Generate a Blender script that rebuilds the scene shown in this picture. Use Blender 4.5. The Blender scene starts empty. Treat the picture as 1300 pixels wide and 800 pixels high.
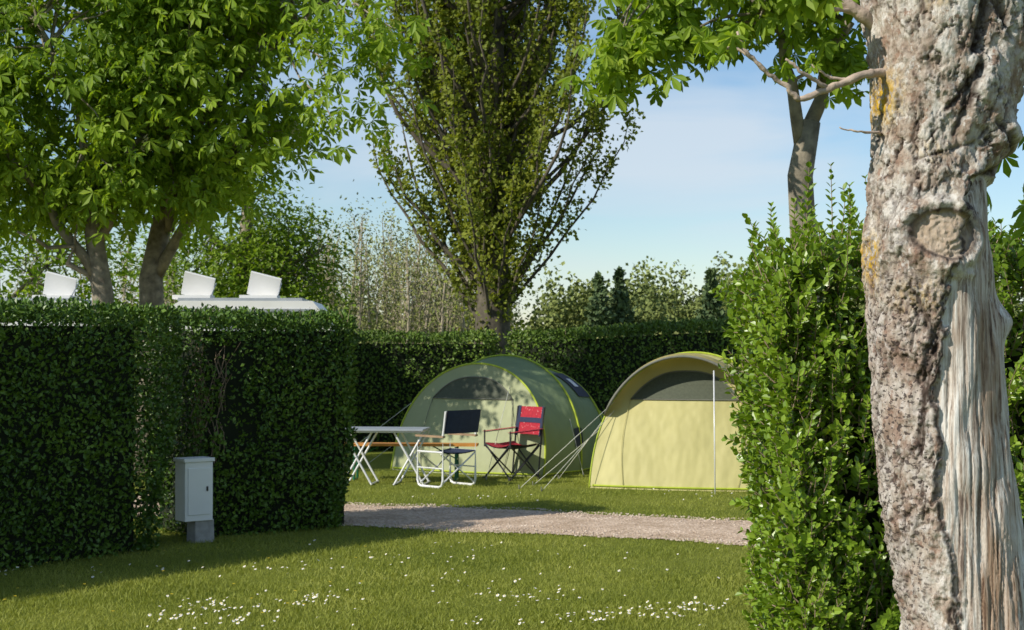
import bpy, math, random
import numpy as np
from mathutils import Vector, noise as mnoise
rng=np.random.default_rng(7); random.seed(7)
scene=bpy.context.scene
R=math.radians
# ------------------------------------------------------------------ helpers
def link(o): scene.collection.objects.link(o); return o
def raw_mesh(name,V,F,mats,midx=None,smooth=False,attrs=None):
    V=np.asarray(V,dtype=np.float32).reshape(-1,3); F=np.asarray(F,dtype=np.int32)
    me=bpy.data.meshes.new(name)
    k=F.shape[1]; n=F.shape[0]
    me.vertices.add(len(V)); me.vertices.foreach_set('co',V.ravel())
    me.loops.add(n*k); me.loops.foreach_set('vertex_index',F.ravel())
    me.polygons.add(n)
    me.polygons.foreach_set('loop_start',np.arange(0,n*k,k,dtype=np.int32))
    me.polygons.foreach_set('loop_total',np.full(n,k,dtype=np.int32))
    for m in (mats if isinstance(mats,(list,tuple)) else [mats]): me.materials.append(m)
    if midx is not None: me.polygons.foreach_set('material_index',np.asarray(midx,dtype=np.int32))
    me.polygons.foreach_set('use_smooth',np.full(n,bool(smooth)))
    me.update(calc_edges=True)
    if attrs:
        for an,av in attrs.items():
            a=me.attributes.new(an,'FLOAT','POINT'); a.data.foreach_set('value',np.asarray(av,dtype=np.float32))
    return link(bpy.data.objects.new(name,me))
class B:
    def __init__(s): s.V=[];s.F=[];s.M=[];s.n=0
    def add(s,V,F,m=0):
        V=np.asarray(V,float).reshape(-1,3);F=np.asarray(F,int)
        s.V.append(V);s.F.append(F+s.n);s.M.append(np.full(len(F),m));s.n+=len(V)
    def tube(s,P,r,n=8,m=0,cap=True):
        P=np.asarray(P,float);k=len(P)
        r=np.full(k,r,float) if np.isscalar(r) else np.asarray(r,float)
        T=np.gradient(P,axis=0);T/=np.linalg.norm(T,axis=1)[:,None]+1e-9
        ref=np.array([0,0,1.]) if abs(T[:,2]).mean()<.8 else np.array([0.,1,0])
        X=np.cross(T,ref);X/=np.linalg.norm(X,axis=1)[:,None]+1e-9
        Y=np.cross(T,X)
        a=np.linspace(0,2*np.pi,n,endpoint=False)
        V=P[:,None]+r[:,None,None]*(np.cos(a)[None,:,None]*X[:,None]+np.sin(a)[None,:,None]*Y[:,None])
        i=np.arange(k-1)[:,None]*n;j=np.arange(n)[None];j2=(j+1)%n
        F=np.stack([i+j,i+j2,i+n+j2,i+n+j],-1).reshape(-1,4)
        V=V.reshape(-1,3)
        if cap:
            V=np.vstack([V,P[0],P[-1]]);c0=k*n;c1=k*n+1;e=[]
            for q in range(0,n,2):
                e.append([c0,(q+2)%n,(q+1)%n,q]);b=(k-1)*n;e.append([c1,b+q,b+(q+1)%n,b+(q+2)%n])
            F=np.vstack([F,e])
        s.add(V,F,m)
    def box(s,c,size,m=0,Rm=None,taper=1.0):
        x,y,z=np.array(size)/2.
        V=np.array([[-x,-y,-z],[x,-y,-z],[x,y,-z],[-x,y,-z],[-x*taper,-y*taper,z],[x*taper,-y*taper,z],[x*taper,y*taper,z],[-x*taper,y*taper,z]])
        if Rm is not None: V=V@np.array(Rm).T
        s.add(V+np.array(c),[[0,3,2,1],[4,5,6,7],[0,1,5,4],[1,2,6,5],[2,3,7,6],[3,0,4,7]],m)
    def grid(s,G,m=0):
        G=np.asarray(G,float);a,b=G.shape[:2]
        i=np.arange(a-1)[:,None]*b;j=np.arange(b-1)[None]
        F=np.stack([i+j,i+j+1,i+b+j+1,i+b+j],-1).reshape(-1,4)
        s.add(G.reshape(-1,3),F,m)
    def obj(s,name,mats,smooth=False,bevel=0):
        o=raw_mesh(name,np.vstack(s.V),np.vstack(s.F),mats,np.concatenate(s.M),smooth)
        if bevel:
            b=o.modifiers.new('b','BEVEL');b.width=bevel;b.segments=2;b.limit_method='ANGLE'
        return o
def rotx(a): c,s=math.cos(a),math.sin(a);return np.array([[1,0,0],[0,c,-s],[0,s,c]])
def roty(a): c,s=math.cos(a),math.sin(a);return np.array([[c,0,s],[0,1,0],[-s,0,c]])
def group(name,kids):
    e=link(bpy.data.objects.new(name,None))
    for k in kids: k.parent=e
    return e
def nrm(v): return v/(np.linalg.norm(v,axis=-1,keepdims=True)+1e-9)
def frames(d,up):
    y=nrm(d);x=nrm(np.cross(y,up));z=np.cross(x,y)
    return np.stack([x,y,z],-1)
def scatter(tV,tF,pos,Rm,s):
    N=len(pos);k=len(tV)
    V=np.einsum('nij,kj->nki',Rm,tV)*s[:,None,None]+pos[:,None]
    F=tF[None]+(np.arange(N)*k)[:,None,None]
    return V.reshape(-1,3),F.reshape(-1,tF.shape[1])
leaf1=(np.array([[0,0,0],[.27,.5,.08],[0,1,-.06],[-.27,.5,.08]]),np.array([[0,1,2,3]]))
leaf2=(np.array([[0,0,0],[.22,.3,.07],[.22,.68,.06],[0,1,-.08],[-.22,.68,.06],[-.22,.3,.07]]),np.array([[0,1,2,3],[0,3,4,5]]))
def palmate(n,two):
    V=[];F=[];c=0
    for a in np.linspace(-115,115,n):
        L=1-.4*abs(a/115.);r=R(a);d=np.array([math.sin(r),math.cos(r)*.9,0.]);
        d[2]=-.5;d/=np.linalg.norm(d);sd=np.array([math.cos(r),-math.sin(r),0.])
        w=.2*L
        if two:
            P=[0*d,d*L*.45-sd*w*.7+[0,0,.03],d*L*.75-sd*w+[0,0,.0],d*L+[0,0,-.12],d*L*.75+sd*w,d*L*.45+sd*w*.7+[0,0,.03]]
            F+=[[c,c+1,c+2,c+3],[c,c+3,c+4,c+5]];c+=6
        else:
            P=[0*d,d*L*.66-sd*w+[0,0,.05],d*L+[0,0,-.06],d*L*.66+sd*w+[0,0,.05]]
            F+=[[c,c+1,c+2,c+3]];c+=4
        V+=[np.array(p) for p in P]
    return np.array(V),np.array(F)
palm1=palmate(5,False);palm2=palmate(6,True)
# ------------------------------------------------------------------ materials
def newmat(name):
    m=bpy.data.materials.new(name);m.use_nodes=True;nt=m.node_tree
    return m,nt,nt.nodes,nt.links,nt.nodes['Principled BSDF'],nt.nodes['Material Output']
def rgba(c): return (c[0],c[1],c[2],1)
def ramp(N,stops):
    r=N.new('ShaderNodeValToRGB');e=r.color_ramp.elements
    while len(e)<len(stops): e.new(.5)
    for i,(p,c) in enumerate(stops): e[i].position=p;e[i].color=rgba(c)
    return r
def tex(N,L,kind,scale,coord='Object',detail=4,vscale=None,rough=.55):
    tc=N.new('ShaderNodeTexCoord');out=tc.outputs[coord]
    if vscale:
        mp=N.new('ShaderNodeMapping');mp.inputs['Scale'].default_value=vscale;L.new(out,mp.inputs[0]);out=mp.outputs[0]
    t=N.new('ShaderNodeTexNoise' if kind=='noise' else 'ShaderNodeTexVoronoi')
    t.inputs['Scale'].default_value=scale
    if kind=='noise': t.inputs['Detail'].default_value=detail;t.inputs['Roughness'].default_value=rough
    L.new(out,t.inputs['Vector']);return t
def mix(N,L,a,b,f,mode='MIX'):
    m=N.new('ShaderNodeMix');m.data_type='RGBA';m.blend_type=mode
    for sock,v in ((m.inputs[6],a),(m.inputs[7],b),(m.inputs[0],f)):
        if isinstance(v,bpy.types.NodeSocket): L.new(v,sock)
        elif isinstance(v,(int,float)): sock.default_value=v
        else: sock.default_value=rgba(v)
    return m.outputs[2]
def leafmat(name,dark,mid,light,trans=.35,rough=.5,nscale=.8,spec=.3):
    m,nt,N,L,b,o=newmat(name)
    g=N.new('ShaderNodeNewGeometry');r=ramp(N,[(0,dark),(.5,mid),(1,light)])
    n=tex(N,L,'noise',nscale,detail=1)
    ma=N.new('ShaderNodeMath');ma.operation='MULTIPLY_ADD';ma.inputs[1].default_value=.55;L.new(g.outputs['Random Per Island'],ma.inputs[0])
    mb=N.new('ShaderNodeMath');mb.operation='MULTIPLY_ADD';mb.inputs[1].default_value=1.1;mb.inputs[2].default_value=-.35;L.new(n.outputs[0],mb.inputs[0])
    L.new(mb.outputs[0],ma.inputs[2]);L.new(ma.outputs[0],r.inputs[0])
    L.new(r.outputs[0],b.inputs['Base Color']);b.inputs['Roughness'].default_value=rough
    b.inputs['Specular IOR Level'].default_value=spec
    if trans>0:
        t=N.new('ShaderNodeBsdfTranslucent')
        tcol=mix(N,L,r.outputs[0],(1.4,1.35,.5),1.0,'MULTIPLY');L.new(tcol,t.inputs[0])
        ms=N.new('ShaderNodeMixShader');ms.inputs[0].default_value=trans
        L.new(b.outputs[0],ms.inputs[1]);L.new(t.outputs[0],ms.inputs[2]);L.new(ms.outputs[0],o.inputs[0])
    return m
def simple(name,c,rough=.6,var=.15,scale=8,metal=0,bump=0,spec=.4):
    m,nt,N,L,b,o=newmat(name)
    n=tex(N,L,'noise',scale,detail=5)
    r=ramp(N,[(.3,tuple(x*(1-var) for x in c)),(.7,tuple(min(1,x*(1+var)) for x in c))]);L.new(n.outputs[0],r.inputs[0])
    L.new(r.outputs[0],b.inputs['Base Color']);b.inputs['Roughness'].default_value=rough;b.inputs['Metallic'].default_value=metal
    b.inputs['Specular IOR Level'].default_value=spec
    if bump:
        bp=N.new('ShaderNodeBump');bp.inputs['Strength'].default_value=bump;bp.inputs['Distance'].default_value=.02;L.new(n.outputs[0],bp.inputs['Height']);L.new(bp.outputs[0],b.inputs['Normal'])
    return m
M_chest2=leafmat('chestnut_leaf',(.12,.205,.016),(.225,.345,.027),(.36,.46,.05),.5,.5,1.1)
M_beech=leafmat('beech_leaf',(.10,.175,.015),(.185,.29,.024),(.29,.39,.045),.4)
M_pop=leafmat('poplar_leaf',(.11,.145,.018),(.215,.26,.03),(.33,.355,.055),.4,.6,1.3)
M_hedge=leafmat('hedge_leaf',(.033,.075,.01),(.075,.145,.015),(.14,.23,.027),0,.4,1.5)
M_hback=leafmat('back_hedge_leaf',(.045,.09,.01),(.09,.155,.018),(.15,.225,.028),0,.5)
M_privet=leafmat('privet_leaf',(.10,.175,.016),(.185,.295,.024),(.29,.40,.045),.28,.32,1.5,.5)
M_far=leafmat('far_leaf',(.11,.15,.04),(.175,.215,.055),(.24,.275,.08),0,.7,.15)
M_farc=leafmat('far_conifer',(.05,.085,.035),(.085,.13,.05),(.12,.17,.06),0,.7,.3)
M_fary=leafmat('far_willow',(.17,.19,.06),(.24,.26,.08),(.31,.32,.11),0,.7,.3)
M_farb=leafmat('far_bush',(.14,.17,.05),(.22,.24,.07),(.30,.30,.10),0,.7,.3)
M_grassb=leafmat('grass_blade',(.17,.205,.03),(.265,.30,.048),(.40,.41,.10),.3,.6,1.2)
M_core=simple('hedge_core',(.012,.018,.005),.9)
M_twig=simple('twig_bark',(.26,.19,.13),.85,.3,20)
M_barkg=simple('tree_bark',(.22,.19,.14),.9,.5,10,bump=.8)
M_barkd=simple('poplar_bark',(.10,.085,.06),.95,.4,9,bump=.6)
M_white=simple('daisy_petal',(.8,.8,.78),.6,.05)
M_yel=simple('buttercup',(.75,.55,.03),.5,.1)
M_bloss=simple('chestnut_blossom',(.75,.72,.6),.7,.1)
M_cwhite=simple('caravan_white',(.8,.8,.8),.35,.04,3)
M_glass=simple('dark_window',(.03,.035,.04),.1,.1)
M_rubber=simple('rubber',(.02,.02,.02),.8)
M_cgrey=simple('caravan_grey',(.3,.33,.36),.4,.1)
M_alu=simple('aluminium',(.75,.75,.75),.38,.06,10,metal=.15)
M_plast=simple('white_box_plastic',(.85,.85,.81),.5,.04,4)
M_conc=simple('concrete',(.35,.34,.31),.9,.2,14,bump=.3)
M_navy=simple('navy_canvas',(.022,.032,.07),.85,.15,30)
M_wood=simple('bench_wood',(.55,.24,.05),.5,.2,9)
M_arm=simple('armrest_wood',(.3,.2,.12),.5,.2,9)
M_gst=simple('green_steel',(.015,.13,.06),.4,.1)
M_dst=simple('dark_steel',(.03,.03,.035),.4,.1)
M_rope=simple('guy_rope',(.6,.6,.52),.8,.1)
def redfab():
    m,nt,N,L,b,o=newmat('red_bandana_fabric')
    v=tex(N,L,'vor',30);r=ramp(N,[(0,(.6,.5,.45)),(.14,(.5,.25,.25)),(.2,(.4,.015,.03)),(1,(.28,.01,.025))]);L.new(v.outputs[0],r.inputs[0]);L.new(r.outputs[0],b.inputs['Base Color']);b.inputs['Roughness'].default_value=.85;return m
M_red=redfab()
# ------------------------------------------------------------------ ground
def near_e(x): return 13.75-.40*x+.07*np.sin(x*2.1)+.04*np.sin(x*5.3+1)
def far_e(x): return 15.55-.38*x+.08*np.sin(x*1.7+2)+.04*np.sin(x*6.1)
def ground_mat():
    m,nt,N,L,b,o=newmat('lawn')
    n=tex(N,L,'noise',.7,detail=3);n2=tex(N,L,'noise',28,detail=6,rough=.7);n3=tex(N,L,'noise',140,detail=3,rough=.7)
    r=ramp(N,[(.3,(.15,.19,.03)),(.7,(.25,.275,.055))]);L.new(n.outputs[0],r.inputs[0])
    r2=ramp(N,[(.3,(.55,.6,.4)),(.7,(1.25,1.2,1.15))]);L.new(n2.outputs[0],r2.inputs[0])
    c=mix(N,L,r.outputs[0],r2.outputs[0],1.0,'MULTIPLY')
    r3=ramp(N,[(.35,(.5,.5,.45)),(.65,(1.3,1.3,1.2))]);L.new(n3.outputs[0],r3.inputs[0])
    c=mix(N,L,c,r3.outputs[0],.8,'MULTIPLY')
    L.new(c,b.inputs['Base Color']);b.inputs['Roughness'].default_value=.95;b.inputs['Specular IOR Level'].default_value=.1
    bp=N.new('ShaderNodeBump');bp.inputs['Strength'].default_value=.5;bp.inputs['Distance'].default_value=.03;L.new(n3.outputs[0],bp.inputs['Height']);L.new(bp.outputs[0],b.inputs['Normal'])
    return m
S=2500.
g=B();g.add([[-S,-S,0],[S,-S,0],[S,S,0],[-S,S,0]],[[0,1,2,3]]);g.obj('ground',[ground_mat()])
def gravel():
    m,nt,N,L,b,o=newmat('gravel')
    v=tex(N,L,'vor',42);n=tex(N,L,'noise',3,detail=5)
    r=ramp(N,[(0,(.36,.25,.175)),(.5,(.54,.41,.30)),(1,(.70,.56,.44))]);L.new(v.outputs['Color'],r.inputs[0])
    r2=ramp(N,[(.3,(.78,.74,.68)),(.7,(1.1,1.1,1.1))]);L.new(n.outputs[0],r2.inputs[0])
    c=mix(N,L,r.outputs[0],r2.outputs[0],1.,'MULTIPLY');L.new(c,b.inputs['Base Color']);b.inputs['Roughness'].default_value=.95
    bp=N.new('ShaderNodeBump');bp.inputs['Strength'].default_value=.6;bp.inputs['Distance'].default_value=.012;L.new(v.outputs[0],bp.inputs['Height']);L.new(bp.outputs[0],b.inputs['Normal'])
    return m
xs=np.linspace(-25,25,600);ts=np.linspace(0,1,12)
G=np.stack([np.stack([xs,near_e(xs)*(1-t)+far_e(xs)*t,np.full_like(xs,.006+.012*math.sin(t*math.pi))],-1) for t in ts])
p=B();p.grid(G);M_grav=gravel();p.obj('gravel_path',[M_grav],True)
N_=6000;x=rng.uniform(-3,4,N_);t=rng.beta(.8,.8,N_)*1.14-.07;y=near_e(x)*(1-t)+far_e(x)*t
octV=np.array([[.5,0,0],[0,.6,0],[-.5,0,0],[0,-.6,0],[0,0,.4]]);octF=np.array([[0,1,4],[1,2,4],[2,3,4],[3,0,4]])
ang=rng.uniform(0,6.28,N_);Rm=np.stack([np.stack([np.cos(ang),-np.sin(ang),0*ang],-1),np.stack([np.sin(ang),np.cos(ang),0*ang],-1),np.stack([0*ang,0*ang,1+0*ang],-1)],1)
V,F=scatter(octV,octF,np.stack([x,y,np.full(N_,.014)],-1),Rm,rng.uniform(.01,.028,N_))
M_stone=leafmat('stone_bits',(.33,.25,.18),(.5,.4,.31),(.7,.6,.5),0,.9,3)
raw_mesh('loose_gravel',V,F,[M_stone])
def inroad(x,y,j=0): return (y>near_e(x)+j)&(y<far_e(x)-j)
def grass_pts(n,y0,y1):
    y=rng.uniform(y0,y1,n);x=rng.uniform(-1,1,n)*(.335*y+.5);j=rng.normal(0,.07,n)
    k=~((y>near_e(x)+j)&(y<far_e(x)+j));return x[k],y[k]
pts=[grass_pts(115000,8.6,11.2),grass_pts(95000,11.2,15),grass_pts(90000,14.5,20.5)]
x=np.concatenate([a[0] for a in pts]);y=np.concatenate([a[1] for a in pts]);n=len(x)
tuft=.5+.5*np.sin(x*3.1+1.3*np.sin(y*2.3))*np.sin(y*2.7+1.1*np.sin(x*1.9))
h=rng.uniform(.016,.04,n)*(.7+.5*tuft)
d=np.stack([rng.normal(0,.6,n),rng.normal(0,.6,n),np.ones(n)],-1);up=np.stack([rng.normal(0,1,n),rng.normal(0,1,n),np.zeros(n)],-1)
bV=np.array([[-.085,0,0],[.085,0,0],[.02,1,.2],[-.02,1,.2]]);bF=np.array([[0,1,2,3]])
V,F=scatter(bV,bF,np.stack([x,y,np.full(n,-.002)],-1),frames(d,up),h)
raw_mesh('grass',V,F,[M_grassb])
def daisies():
    C=[(245,783,45,12,40),(300,775,50,10,28),(385,766,30,8,16),(340,728,60,6,16),(545,712,60,6,14),(655,762,30,7,12),(700,760,60,8,18),(750,788,60,8,24),(850,782,60,9,38),(890,775,30,8,20),(650,795,120,6,18),(320,795,60,5,14),(130,730,120,10,10),(460,765,200,22,26),(700,740,220,25,26),(620,700,200,10,20),(640,635,90,6,16),(860,632,60,5,10),(10,732,20,4,8)]
    P=[]
    for cx,cy,sx,sy,k in C:
        Yc=3366./(cy-432);Xc=(cx-650)/2040*Yc
        wx=sx/2040*Yc;wy=sy*Yc*Yc/3366.
        q=rng.normal(0,1,(k,2))*[wx*.65,wy*.65]+[Xc,Yc];P.append(q)
    P=np.vstack(P);P=P[~inroad(P[:,0],P[:,1],-.05)];n=len(P)
    a=np.linspace(0,2*np.pi,12,endpoint=False);rr=np.where(np.arange(12)%2==0,1,.72)
    V=np.vstack([[0,0,.0],np.stack([rr*np.cos(a),rr*np.sin(a),0*a+.12],-1)])
    F=np.array([[0,1+i,1+(i+1)%12] for i in range(12)])
    z=rng.uniform(.03,.05,n);pos=np.stack([P[:,0],P[:,1],z],-1)
    d=nrm(np.stack([rng.normal(-.2,.3,n),rng.normal(-.3,.3,n),np.ones(n)],-1))
    x_=nrm(np.cross(np.tile([0,1.,0],(n,1)),d));Rm=np.stack([x_,np.cross(d,x_),d],-1)
    s=rng.uniform(.007,.013,n)
    V1,F1=scatter(V,F,pos,Rm,s);V2,F2=scatter(V*[.4,.4,1],F,pos+d*.004,Rm,s)
    raw_mesh('daisies',np.vstack([V1,V2]),np.vstack([F1,F2+len(V1)]),[M_white,M_yel],np.r_[np.zeros(len(F1)),np.ones(len(F2))])
    q=rng.uniform([-3.6,9,0],[-1,13,1],(30,3));k=len(q);pos=q.copy();pos[:,2]=.05
    V3,F3=scatter(V,F,pos,np.tile(np.eye(3),(k,1,1)),np.full(k,.012));raw_mesh('buttercups',V3,F3,[M_yel])
daisies()
# ------------------------------------------------------------------ hedges
def wob(P): 
    x,y,z=P.T;return .5*np.sin(x*3.1+y*2.3+z*1.7)+.3*np.sin(x*7.3-y*5.1+z*6.3+1)+.25*np.sin(x*13.1+y*11.7-z*12.3)
def hedge(name,p0,p1,thick,h0,h1,lsize,dens,mat,amp=.04,hole=None,sprouts=60,foot=.16,footh=.6,coreend=.13):
    p0=np.array([*p0,0.]);p1=np.array([*p1,0.]);e=p1-p0;Ln=np.linalg.norm(e);e/=Ln
    nb=np.array([-e[1],e[0],0])
    if nb[1]<0: nb=-nb
    P=[];O=[]
    def face(n,fn,out):
        u,v=rng.random(n),rng.random(n);q=fn(u,v);P.append(q);O.append(np.tile(out,(n,1)))
    H=lambda u:h0+(h1-h0)*u
    up=np.array([0,0,1.])
    face(int(Ln*h0*dens),lambda u,v:p0+u[:,None]*Ln*e+(v*H(u))[:,None]*up,-nb)
    face(int(Ln*h0*dens*.15),lambda u,v:p0+nb*thick+u[:,None]*Ln*e+(v*H(u))[:,None]*up,nb)
    face(int(Ln*thick*dens*1.1),lambda u,v:p0+u[:,None]*Ln*e+(v*thick)[:,None]*nb+H(u)[:,None]*up,up)
    face(int(h0*thick*dens*.6),lambda u,v:p0+(u*thick)[:,None]*nb+(v*h0)[:,None]*up,-e)
    face(int(h0*thick*dens),lambda u,v:p1+(u*thick)[:,None]*nb+(v*h1)[:,None]*up,e)
    P=np.vstack(P);O=np.vstack(O);n=len(P)
    rel=(P-p0)@nb;dz=np.maximum(0,.12-np.minimum(rel,thick-rel));P[:,2]-=np.where(O[:,2]>.5,dz**2*4,0)
    P=P+O*(wob(P)*amp+rng.uniform(-.12,.02,n)+np.abs(rng.normal(0,.014,n)))[:,None]
    al=(P-p0)@e
    ce=np.clip((al-Ln+.22)/.22,0,1.3);cf=np.clip((.22-(P-p0)@nb)/.22,0,1.3);P+=nb*(.07*ce**2*(cf>0))[:,None]-e*(.07*cf**2*(ce>0))[:,None]
    P-=e*(np.clip(1-P[:,2]/footh,0,1)**.8*foot*np.clip((al-Ln+.4)/.4,0,1))[:,None]
    if hole is not None:
        k=~hole(P);P=P[k];O=O[k];n=len(P)
    d=nrm(O*.5+rng.normal(0,.6,(n,3))+[0,0,.35]);up_=nrm(O+rng.normal(0,.55,(n,3)))
    V,F=scatter(leaf1[0]*[1.15,1,1],leaf1[1],P,frames(d,up_),rng.uniform(.6,1.3,n)*lsize)
    lv=raw_mesh('leaves',V,F,[mat])
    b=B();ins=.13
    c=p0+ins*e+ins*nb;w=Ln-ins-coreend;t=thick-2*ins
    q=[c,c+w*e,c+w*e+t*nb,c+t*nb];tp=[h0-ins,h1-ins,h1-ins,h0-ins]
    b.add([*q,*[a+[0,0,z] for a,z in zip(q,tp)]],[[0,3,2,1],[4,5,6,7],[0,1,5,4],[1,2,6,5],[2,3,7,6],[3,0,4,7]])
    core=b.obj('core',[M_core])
    tw=B()
    for i in range(sprouts):
        u=rng.random();v=rng.random();s=p0+u*Ln*e+v*thick*nb+[0,0,H(u)-.05];L=rng.uniform(.05,.14)
        tw.tube([s,s+[rng.normal(0,.02),rng.normal(0,.02),L]],[.003,.001],4)
    if hole is not None:
        for i in range(60):
            s=p0+rng.uniform(0.02,.34)*e+rng.uniform(.06,.15)*nb+[0,0,rng.uniform(.6,1.4)]
            tw.tube([s,s+rng.normal(0,.04,3)+[0,0,.15],s+rng.normal(0,.08,3)+[0,0,.32]],[.006,.004,.002],4)
    t_=tw.obj('twigs',[M_twig])
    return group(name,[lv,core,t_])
hedge('clipped_hedge',(-6.6,7.3),(-2.57,12.95),1.1,1.87,1.89,.042,2300,M_hedge,foot=.42,footh=.95,coreend=.5)
def hl(P): 
    d=P-np.array([-2.36,13.5,0]);return (np.abs(d[:,0])<.14+.05*np.sin(P[:,2]*9))&(P[:,1]<13.9)&(P[:,2]>.8+.1*np.sin(P[:,0]*30))&(P[:,2]<1.6)&(rng.random(len(P))<.75)
hedge('clipped_hedge',(-2.62,13.3),(-1.31,14.28),1.1,1.86,1.86,.042,2500,M_hedge,hole=hl)
hedge('boundary_hedge',(-7,23.2),(-.2,24.2),1.0,1.75,1.72,.055,1000,M_hback)
hedge('boundary_hedge',(-.1,24.2),(5.2,21.6),1.0,1.74,2.02,.055,1200,M_hback)
b=B();b.box((0,0,.46),(.25,.18,.48),0);b.box((0,0,.715),(.275,.205,.03),0);b.box((0,-.093,.46),(.2,.008,.38),0);b.box((.07,-.10,.48),(.015,.012,.04),1)
o1=b.obj('cabinet',[M_plast,M_dst],bevel=.008);b=B();b.box((0.06,0,.11),(.18,.16,.24),0,taper=.95);o2=b.obj('concrete_base',[M_conc],bevel=.01)
e=group('electric_box',[o1,o2]);e.location=(-2.60,13.16,-.04);e.rotation_euler[2]=R(38)
# ------------------------------------------------------------------ near privet hedge (right)
def privet():
    x0,x1,y0,y1,h=1.2,4.4,7.15,8.4,2.0
    P=[];O=[]
    def f(n,fn,o): q=fn(rng.random(n),rng.random(n));P.append(q);O.append(np.tile(np.array(o,float),(n,1)))
    f(2100,lambda u,v:np.stack([x0+(u**1.6)*(x1-x0),y0+0*u,v*h],-1),(0,-1,.15))
    f(1100,lambda u,v:np.stack([x0+0*u,y0+u*(y1-y0),v*h],-1),(-1,0,.15))
    f(700,lambda u,v:np.stack([x0+(u**1.2)*(x1-x0),y0+v*(y1-y0),h+0*u],-1),(0,0,1))
    P=np.vstack(P);O=np.vstack(O);n=len(P)
    P+=O*(wob(P)*.05)[:,None]-O*rng.uniform(0,.13,n)[:,None]
    P[:,0]+=np.where(P[:,0]<x0+.5,(1-P[:,2]/h)*.12,0)
    P[:,2]-=np.maximum(0,.25-(P[:,0]-x0))*np.where(P[:,2]>1.7,.6,0)
    tw=B();PO=[];D=[];U=[];SZ=[]
    for i in range(n):
        top=O[i,2]>.8;o=O[i]
        d=o*.9+rng.normal(0,.35,3)+[0,0,.75 if not top else 1.0];d/=np.linalg.norm(d)
        L=rng.uniform(.1,.2)
        if top and rng.random()<.16: L*=rng.uniform(1.5,2.4)
        a=P[i];bend=rng.normal(0,.12,3);m=a+d*L*.5;e_=a+(d+bend+[0,0,.15])*L
        tw.tube([a,m,e_],[.004,.003,.0015],4,cap=False)
        k=max(4,int(L/.026));s=rng.uniform(.045,.066)
        for j in range(k):
            t=(j+.6)/k;c=a+(e_-a)*t
            ax=nrm(e_-a);aa=j*1.571+rng.normal(0,.4);r1=nrm(np.cross(ax,[.3,.5,.8]));r2=np.cross(ax,r1)
            for sg in (0,math.pi):
                rd=r1*math.cos(aa+sg)+r2*math.sin(aa+sg)
                PO.append(c);D.append(rd*.85+ax*(.55+.5*t));U.append(ax*1.0-rd*.4+rng.normal(0,.25,3));SZ.append(s*(1-.35*t*t)*rng.uniform(.8,1.15))
    V,F=scatter(leaf2[0]*[1.3,1,1],leaf2[1],np.array(PO),frames(np.array(D),np.array(U)),np.array(SZ))
    lv=raw_mesh('leaves',V,F,[M_privet],smooth=False)
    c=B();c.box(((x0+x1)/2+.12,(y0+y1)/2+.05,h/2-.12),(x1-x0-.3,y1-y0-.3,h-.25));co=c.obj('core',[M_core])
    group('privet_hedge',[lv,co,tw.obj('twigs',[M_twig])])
privet()
# ------------------------------------------------------------------ trees
def wander(a,b_,k,amp,sag=0):
    a=np.array(a,float);b_=np.array(b_,float);t=np.linspace(0,1,k)[:,None];P=a+(b_-a)*t
    J=rng.normal(0,amp,(k,3))*np.sin(t*np.pi);P=P+J;P[:,2]+=sag*np.sin(t[:,0]*np.pi);return P
def chestnut(name,trunk,tr,limbs,ells,ncl,lpc,tpl,lsize,mat,clr=.33,blossoms=8,extra=[],zmin=2.0,leafdown=.7):
    w=B();w.tube(trunk,tr,12)
    LP=[]
    for (a,b_,r) in limbs:
        q=wander(a,b_,7,.07,.12);w.tube(q,np.linspace(r,r*.35,7),8);LP.append(q)
    LP=np.vstack(LP+[np.array(trunk[-2:])])
    C=[]
    tot=sum(e[2] for e in ells)
    for c,r,wt in ells:
        k=int(ncl*wt/tot);v=nrm(rng.normal(0,1,(k,3)))*(rng.uniform(.25,1,(k,1))**.45);C.append(np.array(c)+v*np.array(r))
    C=np.vstack(C);C=C[C[:,2]>zmin]
    if len(extra): C=np.vstack([C,np.array(extra)])
    PO=[];D=[]
    for c in C:
        i=np.argmin(np.linalg.norm(LP-c,axis=1)+rng.uniform(0,.6,len(LP)));q=wander(LP[i],c,5,.05,.1)
        w.tube(q,np.linspace(.018,.006,5),5,cap=False)
        n=int(lpc*rng.uniform(.5,1.4));v=rng.normal(0,1,(n,3))*clr*[1,1,.6]*rng.uniform(.6,1.15)
        PO.append(c+v);D.append(nrm(v*[1,1,.3]+rng.normal(0,.3,(n,3)))+[0,0,-leafdown])
    PO=np.vstack(PO);D=np.vstack(D);n=len(PO)
    U=np.tile([-.35,-.2,1.],(n,1))+rng.normal(0,.35,(n,3))
    V,F=scatter(tpl[0],tpl[1],PO,frames(D,U),rng.uniform(.55,1.2,n)*lsize)
    k=[w.obj('wood',[M_barkg],True),raw_mesh('crown',V,F,[mat])]
    if blossoms:
        bb=[];dd=[]
        for i in rng.choice(len(C),blossoms):
            c=C[i]+nrm(C[i]-C.mean(0))*.25+[0,0,.1]
            for j in range(60):
                t=rng.random();a=rng.uniform(0,6.28);bb.append(c+[math.cos(a)*.045*(1-t),math.sin(a)*.045*(1-t),t*.2]);dd.append([math.cos(a),math.sin(a),.3])
        bb=np.array(bb);dd=np.array(dd);V,F=scatter(leaf1[0],leaf1[1],bb,frames(dd,np.tile([0,0,1.],(len(bb),1))),np.full(len(bb),.03));k.append(raw_mesh('blossom',V,F,[M_bloss]))
    return group(name,k)
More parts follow.
